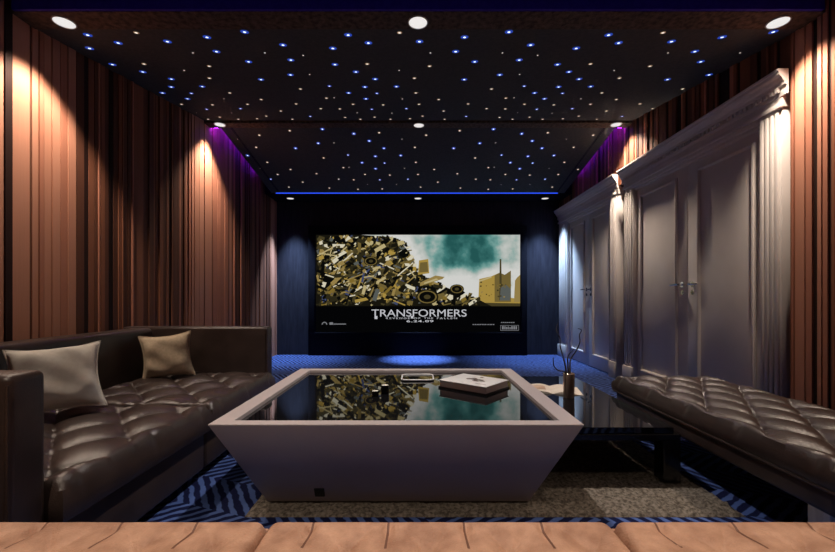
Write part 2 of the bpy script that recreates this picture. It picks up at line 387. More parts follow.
# ------------------------------------------------------------------ doors on the right wall
DX = W + .035          # door leaf face
def leaf(root, y0, y1, handle_y, lever_dir, hz=1.11):
    z0, z1 = .01, 2.24
    mb = MB(); mb.box((DX,y0,z0),(DX+.04,y1,z1))
    lf = build('door_leaf', mb, M['door'], root, bevel=.003)
    a, b_ = (y0+.08, y1-.14) if handle_y > (y0+y1)/2 else (y0+.14, y1-.08)
    m = MB(); zz0, zz1 = .17, 2.13
    for k, (t, pr) in enumerate(((.030,.016),(.018,.024))):
        o_ = .0 if k == 0 else .006
        m.box((DX-pr,a+o_,zz0+o_),(DX,a+o_+t,zz1-o_)); m.box((DX-pr,b_-o_-t,zz0+o_),(DX,b_-o_,zz1-o_))
        m.box((DX-pr+.001,a+o_+.001,zz1-o_-t),(DX,b_-o_-.001,zz1-o_-.001)); m.box((DX-pr+.001,a+o_+.001,zz0+o_+.001),(DX,b_-o_-.001,zz0+o_+t))
    build('panel_moulding', m, M['door'], lf, bevel=.003)
    h = MB()
    def cyl(yc, zc, r, xa, xb):
        h.tube([(xa,yc,zc),(xb,yc,zc)], r, 20)
    cyl(handle_y, hz, .026, DX, DX-.010); cyl(handle_y, hz, .010, DX, DX-.045)
    h.tube([(DX-.045,handle_y,hz),(DX-.047,handle_y+lever_dir*.05,hz),(DX-.044,handle_y+lever_dir*.125,hz-.002)], [.010,.009,.008], 12)
    build('door_handle', h, M['chrome'], lf, smooth=True)
    e = MB(); e.tube([(DX,handle_y,hz-.075),(DX-.008,handle_y,hz-.075)], .022, 20); e.tube([(DX-.008,handle_y,hz-.075),(DX-.012,handle_y,hz-.075)], .008, 12)
    build('keyhole_plate', e, M['chrome'], lf, smooth=True)
def fluted(mb, y0, y1, z1, x0, ribs=4):
    mb.box((x0,y0,0),(DX+.05,y1,z1))
    w = (y1-y0)/(2*ribs+1)
    for k in range(ribs):
        c = y0 + w*(1.5+2*k)
        mb.box((x0-.014,c-w*.62,.22),(x0,c+w*.62,z1-.05))
    mb.box((x0-.026,y0-.008,0),(x0,y1+.008,.20))
def cornice(mb, y0, y1, x0, prof):
    n = len(mb.v)
    for y in (y0, y1):
        for p, z in prof: mb.v.append((x0-p,y,z))
    k = len(prof)
    for i in range(k):
        j = (i+1) % k
        mb.f.append((n+i,n+j,n+k+j,n+k+i)); mb.m.append(0)
    mb.f.append(tuple(n+i for i in reversed(range(k)))); mb.f.append(tuple(n+k+i for i in range(k))); mb.m += [0,0]
PROF = [(p*.72, z) for p, z in [(0,2.33),(.012,2.33),(.016,2.35),(.016,2.385),(.034,2.392),(.038,2.41),(.052,2.42),(.066,2.44),(.086,2.452),(.090,2.47),(.098,2.474),(.098,2.49),(0,2.49)]]
def door(name, yA, ya, yc, yb, yB, label, dent=True, ext=.05):
    root = sroot(name, (W,yc,0), label)
    leaf(root, ya, yc-.002, yc-.07, -1); leaf(root, yc+.002, yb, yc+.07, 1)
    x0 = W - .012
    c = MB(); fluted(c, yA, ya, 2.28, x0); build('casing', c, M['door'], root, bevel=.003)
    c = MB(); fluted(c, yb, yB, 2.28, x0); build('casing', c, M['door'], root, bevel=.003)
    h = MB(); h.box((x0-.004,yA-.01,2.26),(DX+.05,yB+.01,2.36)); h.box((x0-.02,yA-.01,2.255),(x0,yB+.01,2.285))
    build('head_frieze', h, M['door'], root, bevel=.003)
    s = MB(); s.box((DX-.055,ya,2.225),(DX+.03,yb,2.26)); s.box((DX-.03,ya,2.20),(DX+.03,yb,2.226)); build('door_stop', s, M['door'], root, bevel=.003)
    k = MB(); cornice(k, yA-.05, yB+ext, x0, PROF); cn_ = build('cornice', k, M['door'], root)
    if dent:
        d = MB(); y = yA
        while y < yB-.02:
            d.box((x0-.030,y,2.357),(x0-.015,y+.022,2.384)); y += .044
        build('dentil_band', d, M['door'], cn_)
door('door_1', 2.735, 2.915, 3.76, 4.63, 4.82, 'nearer white double door with chrome levers and dentil cornice')
door('door_2', 5.03, 5.17, 5.93, 6.68, 7.06, 'far white double door beside the screen wall', False, .05)

# ------------------------------------------------------------------ screen
YP = YE - .1
def screen():
    root = thing('projection_screen', (0,YP,.40), 'wide lit screen in a black frame on the far navy wall', 'screen')
    x0, x1, zb, z0, z1 = -1.745, 1.745, .40, .845, 2.065
    f = MB()
    for a, b_ in (((x0-.03,zb-.03),(x1+.03,zb)),((x0-.03,z1),(x1+.03,z1+.03)),((x0-.03,zb),(x0,z1)),((x1,zb),(x1+.03,z1))):
        f.box((a[0],YP-.03,a[1]),(b_[0],YP,b_[1]))
    build('frame', f, M['black_fabric'], root, bevel=.003)
    lo = MB(); lo.box((x0,YP-.012,zb),(x1,YP,z0)); bb = build('lower_band', lo, emit('screen_black', (.0012,.0012,.0015), 1), root)
    # generic picture: a scrap heap under a smoky teal sky, a ruined brick block on the right
    sky = bpy.data.materials.new('screen_sky'); sky.use_nodes = True; nt = sky.node_tree; N = nt.nodes; L = nt.links; N.clear()
    tc = N.new('ShaderNodeTexCoord'); no = N.new('ShaderNodeTexNoise'); no.inputs['Scale'].default_value = 2.2; no.inputs['Detail'].default_value = 5
    L.new(tc.outputs['Object'], no.inputs['Vector'])
    vd = N.new('ShaderNodeVectorMath'); vd.operation = 'DISTANCE'; vd.inputs[1].default_value = (.83,0,1.50)
    mp = N.new('ShaderNodeMapping'); mp.inputs['Scale'].default_value = (.62,0,1); mp.inputs['Location'].default_value = (.315,0,0)
    L.new(tc.outputs['Object'], mp.inputs['Vector']); L.new(mp.outputs['Vector'], vd.inputs[0])
    mr = N.new('ShaderNodeMapRange'); mr.inputs['From Min'].default_value = .62; mr.inputs['From Max'].default_value = .05; L.new(vd.outputs['Value'], mr.inputs['Value'])
    ad = N.new('ShaderNodeMath'); ad.operation = 'MULTIPLY_ADD'; ad.inputs[1].default_value = 1.9; L.new(no.outputs['Fac'], ad.inputs[0]); 
    sb = N.new('ShaderNodeMath'); sb.operation = 'SUBTRACT'; sb.inputs[1].default_value = .86; L.new(mr.outputs['Result'], sb.inputs[0]); L.new(sb.outputs[0], ad.inputs[2])
    cr = N.new('ShaderNodeValToRGB'); e = cr.color_ramp.elements
    e[0].position = .15; e[0].color = (*srgb(206,206,202),1); e[1].position = .95; e[1].color = (*srgb(34,84,82),1)
    for p, c in ((.38,(176,184,178)),(.58,(112,156,150)),(.75,(62,118,114))):
        q = cr.color_ramp.elements.new(p); q.color = (*srgb(*c),1)
    L.new(ad.outputs[0], cr.inputs['Fac'])
    em = N.new('ShaderNodeEmission'); L.new(cr.outputs['Color'], em.inputs['Color']); em.inputs['Strength'].default_value = .9
    ou = N.new('ShaderNodeOutputMaterial'); L.new(em.outputs[0], ou.inputs[0])
    pal = [(10,10,8),(24,22,14),(44,40,24),(70,62,36),(112,96,52),(150,128,74),(186,170,122),(214,206,180),(60,70,104),(98,60,36),(88,92,88),(168,140,66),(126,104,44),(232,232,224)]
    mats = [sky] + [emit('screen_tone', srgb(*c), .84) for c in pal]
    mb = MB(); y = [YP-.013]
    pw, ph = x1-x0, z1-z0
    def poly(uv, mi):
        y[0] -= 1.2e-5
        mb.quad([(x0+min(1,max(0,u))*pw, y[0], z0+min(1,max(0,v))*ph) for u, v in uv], mi)
    mb.quad([(x0,y[0],z0),(x1,y[0],z0),(x1,y[0],z1),(x0,y[0],z1)], 0)
    rnd = random.Random(41)
    # ground and ruined block
    poly([(.5,0),(1,0),(1,.10),(.92,.13),(.8,.10),(.66,.12),(.5,.2)], 12)
    poly([(.50,0),(1,0),(1,.04),(.8,.05),(.6,.09)], 4)
    poly([(.795,.06),(.955,.06),(.955,.50),(.925,.44),(.90,.47),(.86,.42),(.80,.38)], 12)
    poly([(.875,.06),(.955,.06),(.955,.50),(.925,.44),(.90,.47),(.875,.43)], 5)
    poly([(.80,.36),(.86,.42),(.86,.40),(.80,.34)], 7)
    poly([(.898,.08),(.911,.08),(.908,.66),(.900,.66)], 4)
    poly([(.90,.08),(.95,.08),(.955,.24),(.93,.30),(.905,.26)], 11)
    poly([(.97,.06),(1,.06),(1,.44),(.985,.40),(.975,.36)], 6)
    for k in range(26):
        u = rnd.uniform(.80,.95); v = rnd.uniform(.1,.36); s = rnd.uniform(.004,.009)
        poly([(u,v),(u+s,v),(u+s,v+s*2.4),(u,v+s*2.4)], rnd.choice((3,4,5,13,6)))
    def hmax(u):
        pts = ((0,1),(.36,1),(.43,.93),(.47,.80),(.50,.52),(.545,.40),(.60,.36),(.68,.24),(.78,.15),(.86,.08),(1,.05))
        for (a, ha), (b_, hb) in zip(pts, pts[1:]):
            if a <= u <= b_: return ha + (hb-ha)*(u-a)/(b_-a)
        return 0
    # dark body of the heap, then bars, plates and rings of scrap
    poly([(0,0),(.86,0),(.78,.12),(.68,.2),(.60,.32),(.53,.36),(.49,.5),(.46,.74),(.42,.88),(.36,.97),(.22,1),(0,1)], 2)
    n = 0
    while n < 1500:
        u = rnd.random()**1.25*.84; v = rnd.random()
        if v > hmax(u) - .02: continue
        n += 1
        kind = rnd.random(); a = rnd.choice((.5,.7,-.4,.2,1.2,rnd.uniform(0,PI)))
        l = rnd.uniform(.006,.034)*(1.6 if n < 260 else 1); w = rnd.uniform(.003,.013)*(1.6 if n < 260 else 1)
        c = rnd.choice((1,1,1,1,1,2,2,2,2,3,3,3,4,4,4,5,5,6,7,8,9,11,12,13)); asp = pw/ph
        ca, sa = math.cos(a), math.sin(a)
        if kind < .66:
            q = [(-l,-w),(l,-w*rnd.uniform(.4,1)),(l*rnd.uniform(.7,1),w),(-l,w*rnd.uniform(.3,1))]
        elif kind < .93:
            m_ = rnd.randint(5,7); q = [(l*.62*rnd.uniform(.5,1)*math.cos(2*PI*k/m_), l*.62*rnd.uniform(.5,1)*math.sin(2*PI*k/m_)) for k in range(m_)]
        else:
            q = [(-l*1.5,-.0028),(l*1.5,-.0028),(l*1.5,.0028),(-l*1.5,.0028)]; c = rnd.choice((7,8,6,5))
        q = [(u+x*ca-z*sa, v+(x*sa+z*ca)*asp) for x, z in q]
        if any(vv > hmax(min(1,max(0,uu)))+.02 or vv > 1 or vv < 0 or uu < 0 for uu, vv in q): continue
        poly(q, c)
    poly([(.50,.44),(.555,.46),(.55,.66),(.505,.64)], 12); poly([(.505,.47),(.55,.48),(.546,.62),(.51,.61)], 5)
    poly([(.51,.28),(.62,.38),(.63,.41),(.585,.43),(.51,.33)], 6); poly([(.53,.31),(.60,.37),(.59,.39),(.53,.33)], 7)
    for cu, cv, r_ in ((.545,.13,.055),(.69,.24,.035),(.27,.63,.035)):
        for rr, c in ((1,2),(.86,5),(.72,1),(.3,4)):
            poly([(cu+r_*rr*math.cos(2*PI*k/16), cv+r_*rr*1.9*math.sin(2*PI*k/16)) for k in range(16)], c)
    build('picture', mb, mats, root, recalc=False)
    # lettering
    grey = emit('lettering_grey', srgb(190,190,196), .95); dim = emit('lettering_dim', srgb(120,120,124), .9)
    yl = YP - .0125
    def text(name, body, xa, xb, za, zb_, m, bold=.02, space=1.0):
        cu = bpy.data.curves.new('lettering', 'FONT'); cu.body = body; cu.offset = bold; cu.space_character = space; cu.extrude = 0
        t = bpy.data.objects.new('lettering', cu); COL.objects.link(t)
        dg = bpy.context.evaluated_depsgraph_get(); me = bpy.data.meshes.new_from_object(t.evaluated_get(dg))
        bpy.data.objects.remove(t)
        vx = [v.co.x for v in me.vertices]; vy = [v.co.y for v in me.vertices]
        ax, bx, ay, by = min(vx), max(vx), min(vy), max(vy); loc = Vector(root.location)
        for v in me.vertices:
            v.co = Vector((xa+(v.co.x-ax)/(bx-ax)*(xb-xa), yl, za+(v.co.y-ay)/(by-ay)*(zb_-za))) - loc
        me.materials.clear(); me.materials.append(m)
        o = bpy.data.objects.new(name, me); COL.objects.link(o); o.parent = bb
        return o
    px = lambda x: (x-418)/410*(YP-.0125); pz = lambda yy: CAM - (yy-298)/410*(YP-.0125)
    text('title_lettering', 'TRANSFORMERS', px(371.5), px(466.5), pz(316.6), pz(309.4), grey, 0, 1.0)
    for xa, xb, za in ((374.6,377.4,319.0),(410.9,413.2,318.4)):   # the long foot of the first letter and of the F
        mm = MB(); mm.box((px(xa),yl-.001,pz(za)),(px(xb),yl,pz(316.0))); build('title_serif', mm, grey, bb)
    for wd, xa, xb in (('REVENGE',386,409.8),('OF',413.6,420.4),('THE',424,433),('FALLEN',437,457)):
        text('subtitle_lettering', wd, px(xa), px(xb), pz(319.0), pz(317.4), grey, .0, 1.35)
    text('date_lettering', '6.24.09', px(406.5), px(433.5), pz(322.2), pz(320.1), grey, .02, 1.15)
    mk = MB()
    mk.tube([(px(324.5)+.040*math.cos(a*PI/8), yl, pz(324.6)+.040*math.sin(a*PI/8)) for a in range(9)], .009, 6)
    mk.box((px(329.5),yl-.001,pz(324.7)),(px(333),yl,pz(322.3)))
    mk.box((px(333.4),yl-.001,pz(324.5)),(px(346),yl,pz(323.6)))
    build('studio_mark', mk, dim, bb)
    cr_ = MB(); x = 472.5
    rr = random.Random(5)
    while x < 494:
        w_ = rr.uniform(.7,2.2); cr_.box((px(x),yl-.001,pz(324.9)),(px(min(x+w_,494.3)),yl,pz(324.1))); x += w_+.5
    build('credit_line', cr_, dim, bb)
    rt = MB()
    x = 501
    while x < 514: rt.box((px(x),yl-.001,pz(322.9)),(px(x+1.5),yl,pz(322.1))); x += 2
    a_, b2, c_, d_ = px(500.4), px(518.8), pz(330.6), pz(325.2); t = .006
    rt.box((a_,yl-.001,c_),(b2,yl,c_+t)); rt.box((a_,yl-.001,d_-t),(b2,yl,d_)); rt.box((a_,yl-.001,c_),(a_+t,yl,d_)); rt.box((b2-t,yl-.001,c_),(b2,yl,d_))
    x = 502
    while x < 517.5:
        w_ = rr.uniform(.8,1.8); rt.box((px(x),yl-.001,pz(329.4)),(px(x+w_),yl,pz(rr.uniform(326.0,327.4)))); x += w_+.6
    build('rating_box', rt, dim, bb)
screen()

# ------------------------------------------------------------------ tufted upholstery
def tuft_h(u, v, a, b, ex=.33):
    p = u/a + v/b; q = u/a - v/b
    m = (abs(math.sin(PI*p))*abs(math.sin(PI*q)))
    dp = abs(p-round(p)); dq = abs(q-round(q)); r2 = (dp*dp+dq*dq)
    return m**ex - .30*math.exp(-r2/.012)
def tufted(x0, x1, y0, y1, zb, zt, a, b, H, res, r=.045, border=.07, ou=0, ov=0, sides=(1,1,1,1), edge_amp=.35, pw=.02, pz=0, crease=0):
    """a buttoned cushion: diamonds a wide along x and b wide along y, rolled edges (-x,+x,-y,+y), closed underside"""
    mb = MB(); nx = max(8, int((x1-x0)/res)); ny = max(8, int((y1-y0)/res))
    for j in range(ny+1):
        for i in range(nx+1):
            x = x0+(x1-x0)*i/nx; y = y0+(y1-y0)*j/ny
            u = x-(x0+x1)/2+ou; v = y-(y0+y1)/2+ov
            ex = min(x-x0 if sides[0] else 9, x1-x if sides[1] else 9); ey = min(y-y0 if sides[2] else 9, y1-y if sides[3] else 9)
            e = min(ex, ey)
            w = min(1, max(0, e/border)); w = w*w*(3-2*w)
            k = v/b if ex < ey else u/a; k = abs(k+pz - round(k+pz))*(b if ex < ey else a)
            pl = 1 - math.exp(-(k/pw)**2)
            if crease: pl = 1-(1-pl)*min(1, max(0, (e-.010)/.02))
            h = H*(w*tuft_h(u,v,a,b) + (1-w)*(edge_amp*pl + .45))
            s = min(r, math.hypot(max(0,r-ex), max(0,r-ey))); drop = r - math.sqrt(max(0,r*r-s*s))
            mb.v.append((x,y,zt-H+h-drop))
    idx = lambda i, j: j*(nx+1)+i
    for j in range(ny):
        for i in range(nx):
            mi = 0
            if crease:
                x = x0+(x1-x0)*(i+.5)/nx; y = y0+(y1-y0)*(j+.5)/ny
                u = x-(x0+x1)/2+ou; v = y-(y0+y1)/2+ov
                if y1-y < border*.85: mi = int(abs(u/a+pz-round(u/a+pz))*a < crease)
            mb.f.append((idx(i,j),idx(i+1,j),idx(i+1,j+1),idx(i,j+1))); mb.m.append(mi)
    loop = [idx(i,0) for i in range(nx)] + [idx(nx,j) for j in range(ny)] + [idx(i,ny) for i in range(nx,0,-1)] + [idx(0,j) for j in range(ny,0,-1)]
    cx, cy = (x0+x1)/2, (y0+y1)/2
    prev = loop; n = len(loop)
    base = [mb.v[k] for k in loop]
    for t, bul in ((.35,.010),(.75,.010),(.95,.003),(1.0,-.008)):
        ring = []
        for (x,y,z) in base:
            sx = (1 if x >= x1-1e-6 else -1 if x <= x0+1e-6 else 0); sy = (1 if y >= y1-1e-6 else -1 if y <= y0+1e-6 else 0)
            ring.append(len(mb.v)); mb.v.append((x+sx*bul*(sides[1] if sx>0 else sides[0]), y+sy*bul*(sides[3] if sy>0 else sides[2]), z+(zb-z)*t))
        for k in range(n):
            k2 = (k+1) % n
            mb.f.append((prev[k2],prev[k],ring[k],ring[k2])); mb.m.append(0)
        prev = ring
    mb.f.append(tuple(prev)); mb.m.append(0)
    return mb

def soft_box(name, a, b, m, parent, bevel=.03, seg=4):
    mb = MB(); mb.box(a, b); return build(name, mb, m, parent, bevel=bevel, seg=seg)

DL = M['dark_leather']
# left sofa along the slatted wall
sf = thing('tufted_sofa', (-1.7,2.25,0), 'long dark brown leather sofa with buttoned seat along the left slatted wall', 'sofa')
SX0, SX1 = -2.02, -1.13; Y0, Y1, Y2 = 1.30, 2.245, 3.215
for (ya, yb) in ((Y0, Y1-.004), (Y1+.004, Y2)):
    build('seat_cushion', tufted(SX0, SX1, ya+.004, yb-.004, .262, .420, .32, .38, .042, .010, r=.04, border=.06), DL, sf, smooth=True)
    soft_box('base', (SX0-.10, ya, .05), (SX1-.035, yb, .258), DL, sf, .02)
# back, slightly leaning, its inner face towards the room
bk = MB(); bk.hexa([(-2.34,Y0,.05),(-2.06,Y0,.05),(-2.06,Y2,.05),(-2.34,Y2,.05),(-2.24,Y0,.752),(-2.07,Y0,.752),(-2.07,Y2,.752),(-2.24,Y2,.752)])
for i, (x, y, z) in enumerate(bk.v):
    if abs(x+2.06) < 1e-6: bk.v[i] = (-2.03, y, z)
build('backrest', bk, DL, sf, bevel=.035, seg=4)
soft_box('armrest', (-2.33, 1.165, .05), (-1.165, 1.29, .762), DL, sf, .022)
soft_box('armrest', (-2.33, 3.22, .05), (-1.185, 3.34, .758), DL, sf, .022)
pp = MB()
for (ya, xx) in ((3.215, -1.187), (1.16, -1.167)):
    pp = MB(); pp.tube([(xx,ya+.004,.07),(xx,ya+.004,.735)], .005, 6)
    build('piping', pp, DL, sf, smooth=True)
for (x, y) in ((-2.25,1.25),(-1.25,1.25),(-2.25,3.27),(-1.25,3.27)):
    soft_box('foot', (x-.03,y-.03,0),(x+.03,y+.03,.052), M['black_lacquer'], sf, .004, 1)

# bench on the right
bn = thing('tufted_bench', (1.78,2.21,0), 'low backless dark leather bench with buttoned top in front of the white doors', 'bench')
BX0, BX1, BY0, BY1 = 1.43, 2.13, 1.40, 3.0
build('seat_cushion', tufted(BX0, BX1, BY0, BY1, .315, .430, .235, .36, .040, .010, r=.035, border=.06), DL, bn, smooth=True)
soft_box('base', (BX0+.012,BY0+.012,.215),(BX1-.01,BY1-.01,.311), DL, bn, .022)
wl_ = MB(); wl_.tube([(BX0-.004,BY0-.004,.313),(BX1,BY0-.004,.313),(BX1,BY1,.313),(BX0-.004,BY1,.313)], .006, 8, closed=True); build('welt', wl_, DL, bn, smooth=True)
for (x, y) in ((BX0+.06,BY0+.08),(BX1-.14,BY0+.08),(BX0+.06,BY1-.18),(BX1-.14,BY1-.18)):
    soft_box('leg', (x,y,0),(x+.09,y+.09,.216), M['brushed'], bn, .003, 1)

# tan sofa in the foreground, facing the screen: only its seat front shows at the bottom of the picture
ts = thing('tan_sofa', (.05,.5,0), 'tan worn leather tufted sofa across the bottom edge of the picture', 'sofa')
edges = [-1.13,-.345,.445,1.23]
for a_, b_ in zip(edges, edges[1:]):
    build('seat_cushion', tufted(a_+.003, b_-.003, .22, .955, .24, .469, .174, .24, .024, .0052, r=.026, border=.13, ou=.03, ov=-.02, edge_amp=.75, pw=.012, pz=.5, crease=.0028), [M['tan_leather'], M['tan_crease_shade']], ts, smooth=True)
soft_box('base', (-1.13,.10,.06),(1.23,.93,.236), M['tan_leather'], ts, .02)
soft_box('backrest', (-1.13,-.02,.06),(1.23,.205,.80), M['tan_leather'], ts, .05)
soft_box('armrest', (-1.33,-.02,.06),(-1.14,.94,.62), M['tan_leather'], ts, .04)
soft_box('armrest', (1.24,-.02,.06),(1.43,.94,.62), M['tan_leather'], ts, .04)
for (x, y) in ((-1.28,.03),(1.38,.03),(-1.28,.88),(1.38,.88)):
    soft_box('foot', (x-.03,y-.03,0),(x+.03,y+.03,.062), M['black_lacquer'], ts, .004, 1)

# ------------------------------------------------------------------ cushions on the left sofa
def pillow(name, loc, size, thick, rot, m, label, seed):
    mb = MB(); n = 30; rnd = random.Random(seed); w = size/2
    ph = [rnd.uniform(0,6) for _ in range(6)]
    def pos(i, j, s):
        u = -1+2*i/n; v = -1+2*j/n
        pinch = 1 - .15*(1-abs(v)**2)*abs(u)**2
        pinch2 = 1 - .15*(1-abs(u)**2)*abs(v)**2
        h = thick/2*((1-u**4)*(1-v**4))**.6*(1 - .35*(u*u*v*v))
        wr = .007*math.sin(5*u+ph[0]+3*v)*math.sin(4*v+ph[1]) + .004*math.sin(11*u*v+ph[2])
        edge = (1-u**6)*(1-v**6)
        return (u*w*pinch, s*h + wr*edge, v*w*pinch2)
    ids = {}
    for s in (1, -1):
        for j in range(n+1):
            for i in range(n+1):
                if s == -1 and (i in (0,n) or j in (0,n)): ids[s,i,j] = ids[1,i,j]; continue
                ids[s,i,j] = len(mb.v); mb.v.append(pos(i,j,s))
    for s in (1, -1):
        for j in range(n):
            for i in range(n):
                q = [ids[s,i,j],ids[s,i+1,j],ids[s,i+1,j+1],ids[s,i,j+1]]
                mb.f.append(tuple(q if s == -1 else q[::-1])); mb.m.append(0)
    R = Matrix.Translation(loc) @ Matrix.Rotation(rot[2],4,'Z') @ Matrix.Rotation(rot[0],4,'X') @ Matrix.Rotation(rot[1],4,'Y')
    rim = [mb.v[ids[1,i,0]] for i in range(n)] + [mb.v[ids[1,n,j]] for j in range(n)] + [mb.v[ids[1,i,n]] for i in range(n,0,-1)] + [mb.v[ids[1,0,j]] for j in range(n,0,-1)]
    mb.v = [tuple(R @ Vector(p)) for p in mb.v]
    root = thing(name, loc, label, 'cushion', 'scatter cushions on the left sofa')
    build('cover', mb, m, root, smooth=True)
    p = MB(); p.tube([tuple(R @ Vector(q)) for q in rim], .005, 6, closed=True); build('piping', p, m, root, smooth=True)
    return root
pillow('scatter_cushion', (-1.80,2.04,.585), .375, .14, (math.radians(-34), math.radians(-4), math.radians(38)), M['cushion_white'], 'ivory white square cushion leaning on the near half of the left sofa', 3)
pillow('scatter_cushion', (-1.835,3.0,.562), .33, .13, (math.radians(-14), math.radians(-5), math.radians(30)), M['cushion_tan'], 'smaller sand coloured cushion in the far corner of the left sofa', 8)

# ------------------------------------------------------------------ rug
rg = MB(); rx0, rx1, ry0, ry1 = -.78, 1.475, 1.84, 3.45; st = .0125
nx = int((rx1-rx0)/st); ny = int((ry1-ry0)/st); rnd = random.Random(2)
for j in range(ny+1):
    for i in range(nx+1):
        ed = i in (0,nx) or j in (0,ny)
        rg.v.append((rx0+(rx1-rx0)*i/nx+(0 if ed else rnd.uniform(-.004,.004)), ry0+(ry1-ry0)*j/ny+(0 if ed else rnd.uniform(-.004,.004)), .001 if ed else .012+rnd.uniform(-.006,.006)))
for j in range(ny):
    for i in range(nx):
        k = j*(nx+1)+i; rg.f.append((k,k+1,k+nx+2,k+nx+1)); rg.m.append(0)
tag(build('shag_rug', rg, M['rug'], smooth=True), 'taupe shag rug under the coffee tables', 'rug')

# ------------------------------------------------------------------ white coffee table, an upturned frustum
TC = (-.0935, 2.435); tw, td = .802, .69; bw, bd = .62, .49; TH = .447; F0 = .019
ct = thing('coffee_table', (TC[0],TC[1],F0), 'large pale coffee table with sloping sides and black glass top on the rug', 'table')
b = MB()
def ring(hx, hy, z): return [(TC[0]-hx,TC[1]-hy,z),(TC[0]+hx,TC[1]-hy,z),(TC[0]+hx,TC[1]+hy,z),(TC[0]-hx,TC[1]+hy,z)]
R0, R1, R1b, R2, R3 = ring(bw,bd,F0), ring(tw,td,TH-.004), ring(tw,td,TH), ring(tw-.085,td-.06,TH), ring(tw-.085,td-.06,TH-.03)
for A, B in ((R0,R1),(R1,R1b),(R1b,R2),(R2,R3)):
    for k in range(4): b.quad([A[k],A[(k+1)%4],B[(k+1)%4],B[k]])
b.quad(R0[::-1])
b.quad(R3)
bmv = MB(); key = {}
for f, m_ in zip(b.f, b.m):      # weld
    ids = []
    for i in f:
        q = tuple(round(c,5) for c in b.v[i])
        if q not in key: key[q] = len(bmv.v); bmv.v.append(q)
        ids.append(key[q])
    bmv.f.append(tuple(ids)); bmv.m.append(m_)
body = build('body', bmv, M['white_lacquer'], ct, bevel=.003, seg=1)
g = MB(); g.box((TC[0]-tw+.087,TC[1]-td+.062,TH-.029),(TC[0]+tw-.087,TC[1]+td-.062,TH-.019)); build('glass_top', g, M['black_glass'], ct)
GZ = TH - .019
# socket on the sloping front
fz = lambda z: TC[1] - (bd + (td-bd)*(z-F0)/(TH-.004-F0))
s = MB(); xs = (-.484, -.437); zs = (.052, .100)
s.hexa([(xs[0],fz(zs[0])-.006,zs[0]),(xs[1],fz(zs[0])-.006,zs[0]),(xs[1],fz(zs[0])+.004,zs[0]),(xs[0],fz(zs[0])+.004,zs[0]),
        (xs[0],fz(zs[1])-.006,zs[1]),(xs[1],fz(zs[1])-.006,zs[1]),(xs[1],fz(zs[1])+.004,zs[1]),(xs[0],fz(zs[1])+.004,zs[1])])
sk = build('power_socket', s, M['black_plastic'], body, bevel=.003); sk['label'] = 'small square black socket low on the front'

# book on the table
def quad_prism(mb, P4, z0, z1, m_=0):
    mb.hexa([(x,y,z0) for x, y in P4]+[(x,y,z1) for x, y in P4], m_)
bc = Vector((.345,2.535)); ang = math.radians(-40); ux = Vector((math.cos(ang),math.sin(ang))); uy = Vector((-ux.y,ux.x))
def rect(hx, hy, ox=0, oy=0, c=bc, U=ux, V=uy): return [tuple(c+U*(ox+sx*hx)+V*(oy+sy*hy)) for sx, sy in ((-1,-1),(1,-1),(1,1),(-1,1))]
bo = thing('hardback_book', (bc.x,bc.y,GZ), 'thick white hardback with a dark red cover print on the black glass table', 'book')
q = MB(); quad_prism(q, rect(.172,.138), GZ+.0005, GZ+.011); build('back_cover', q, M['cover_black'], bo, bevel=.002)
q = MB(); quad_prism(q, rect(.162,.132), GZ+.0112, GZ+.047); build('pages', q, M['paper'], bo)
q = MB(); quad_prism(q, rect(.168,.138), GZ+.0472, GZ+.052); fc = build('front_cover', q, M['cover_white'], bo, bevel=.0015)
pr = MB(); rb = random.Random(4)
for k in range(16):
    ox, oy = rb.gauss(.0,.034), rb.gauss(.01,.024); n = 7
    pts = [tuple(bc+ux*(ox+rb.uniform(.008,.03)*math.cos(2*PI*i/n)) + uy*(oy+rb.uniform(.006,.022)*math.sin(2*PI*i/n))) for i in range(n)]
    pr.quad([(x,y,GZ+.0522+k*2e-5) for x, y in pts])
build('cover_print', pr, M['ink'], fc, recalc=False)
pr = MB(); pr.quad([(x,y,GZ+.0523) for x, y in rect(.036,.0045,.10,-.085)]); build('cover_stripe', pr, M['ink'], fc, recalc=False)

# small tray with a white rim
tr = thing('rimmed_tray', (-.003,2.84,GZ), 'small rounded tray with a white rim at the far edge of the black glass table', 'tray')
def rrect(hx, hy, r, z, n=8):
    pts = []
    for cx, cy, a0 in ((hx-r,hy-r,0),(-hx+r,hy-r,PI/2),(-hx+r,-hy+r,PI),(hx-r,-hy+r,1.5*PI)):
        for k in range(n+1): pts.append((-.003+cx+r*math.cos(a0+k*PI/2/n), 2.84+cy+r*math.sin(a0+k*PI/2/n), z))
    return pts
t_ = MB(); t_.tube(rrect(.108,.10,.03,GZ+.009), .0048, 8, closed=True); build('rim', t_, M['white_gloss'], tr, smooth=True)
t_ = MB(); A = rrect(.105,.097,.028,GZ+.0008); B = rrect(.105,.097,.028,GZ+.006); n = len(A)
t_.quad(B); t_.quad(A[::-1])
for k in range(n): t_.quad([A[k],A[(k+1)%n],B[(k+1)%n],B[k]])
build('tray_base', t_, M['black_glass'], tr)

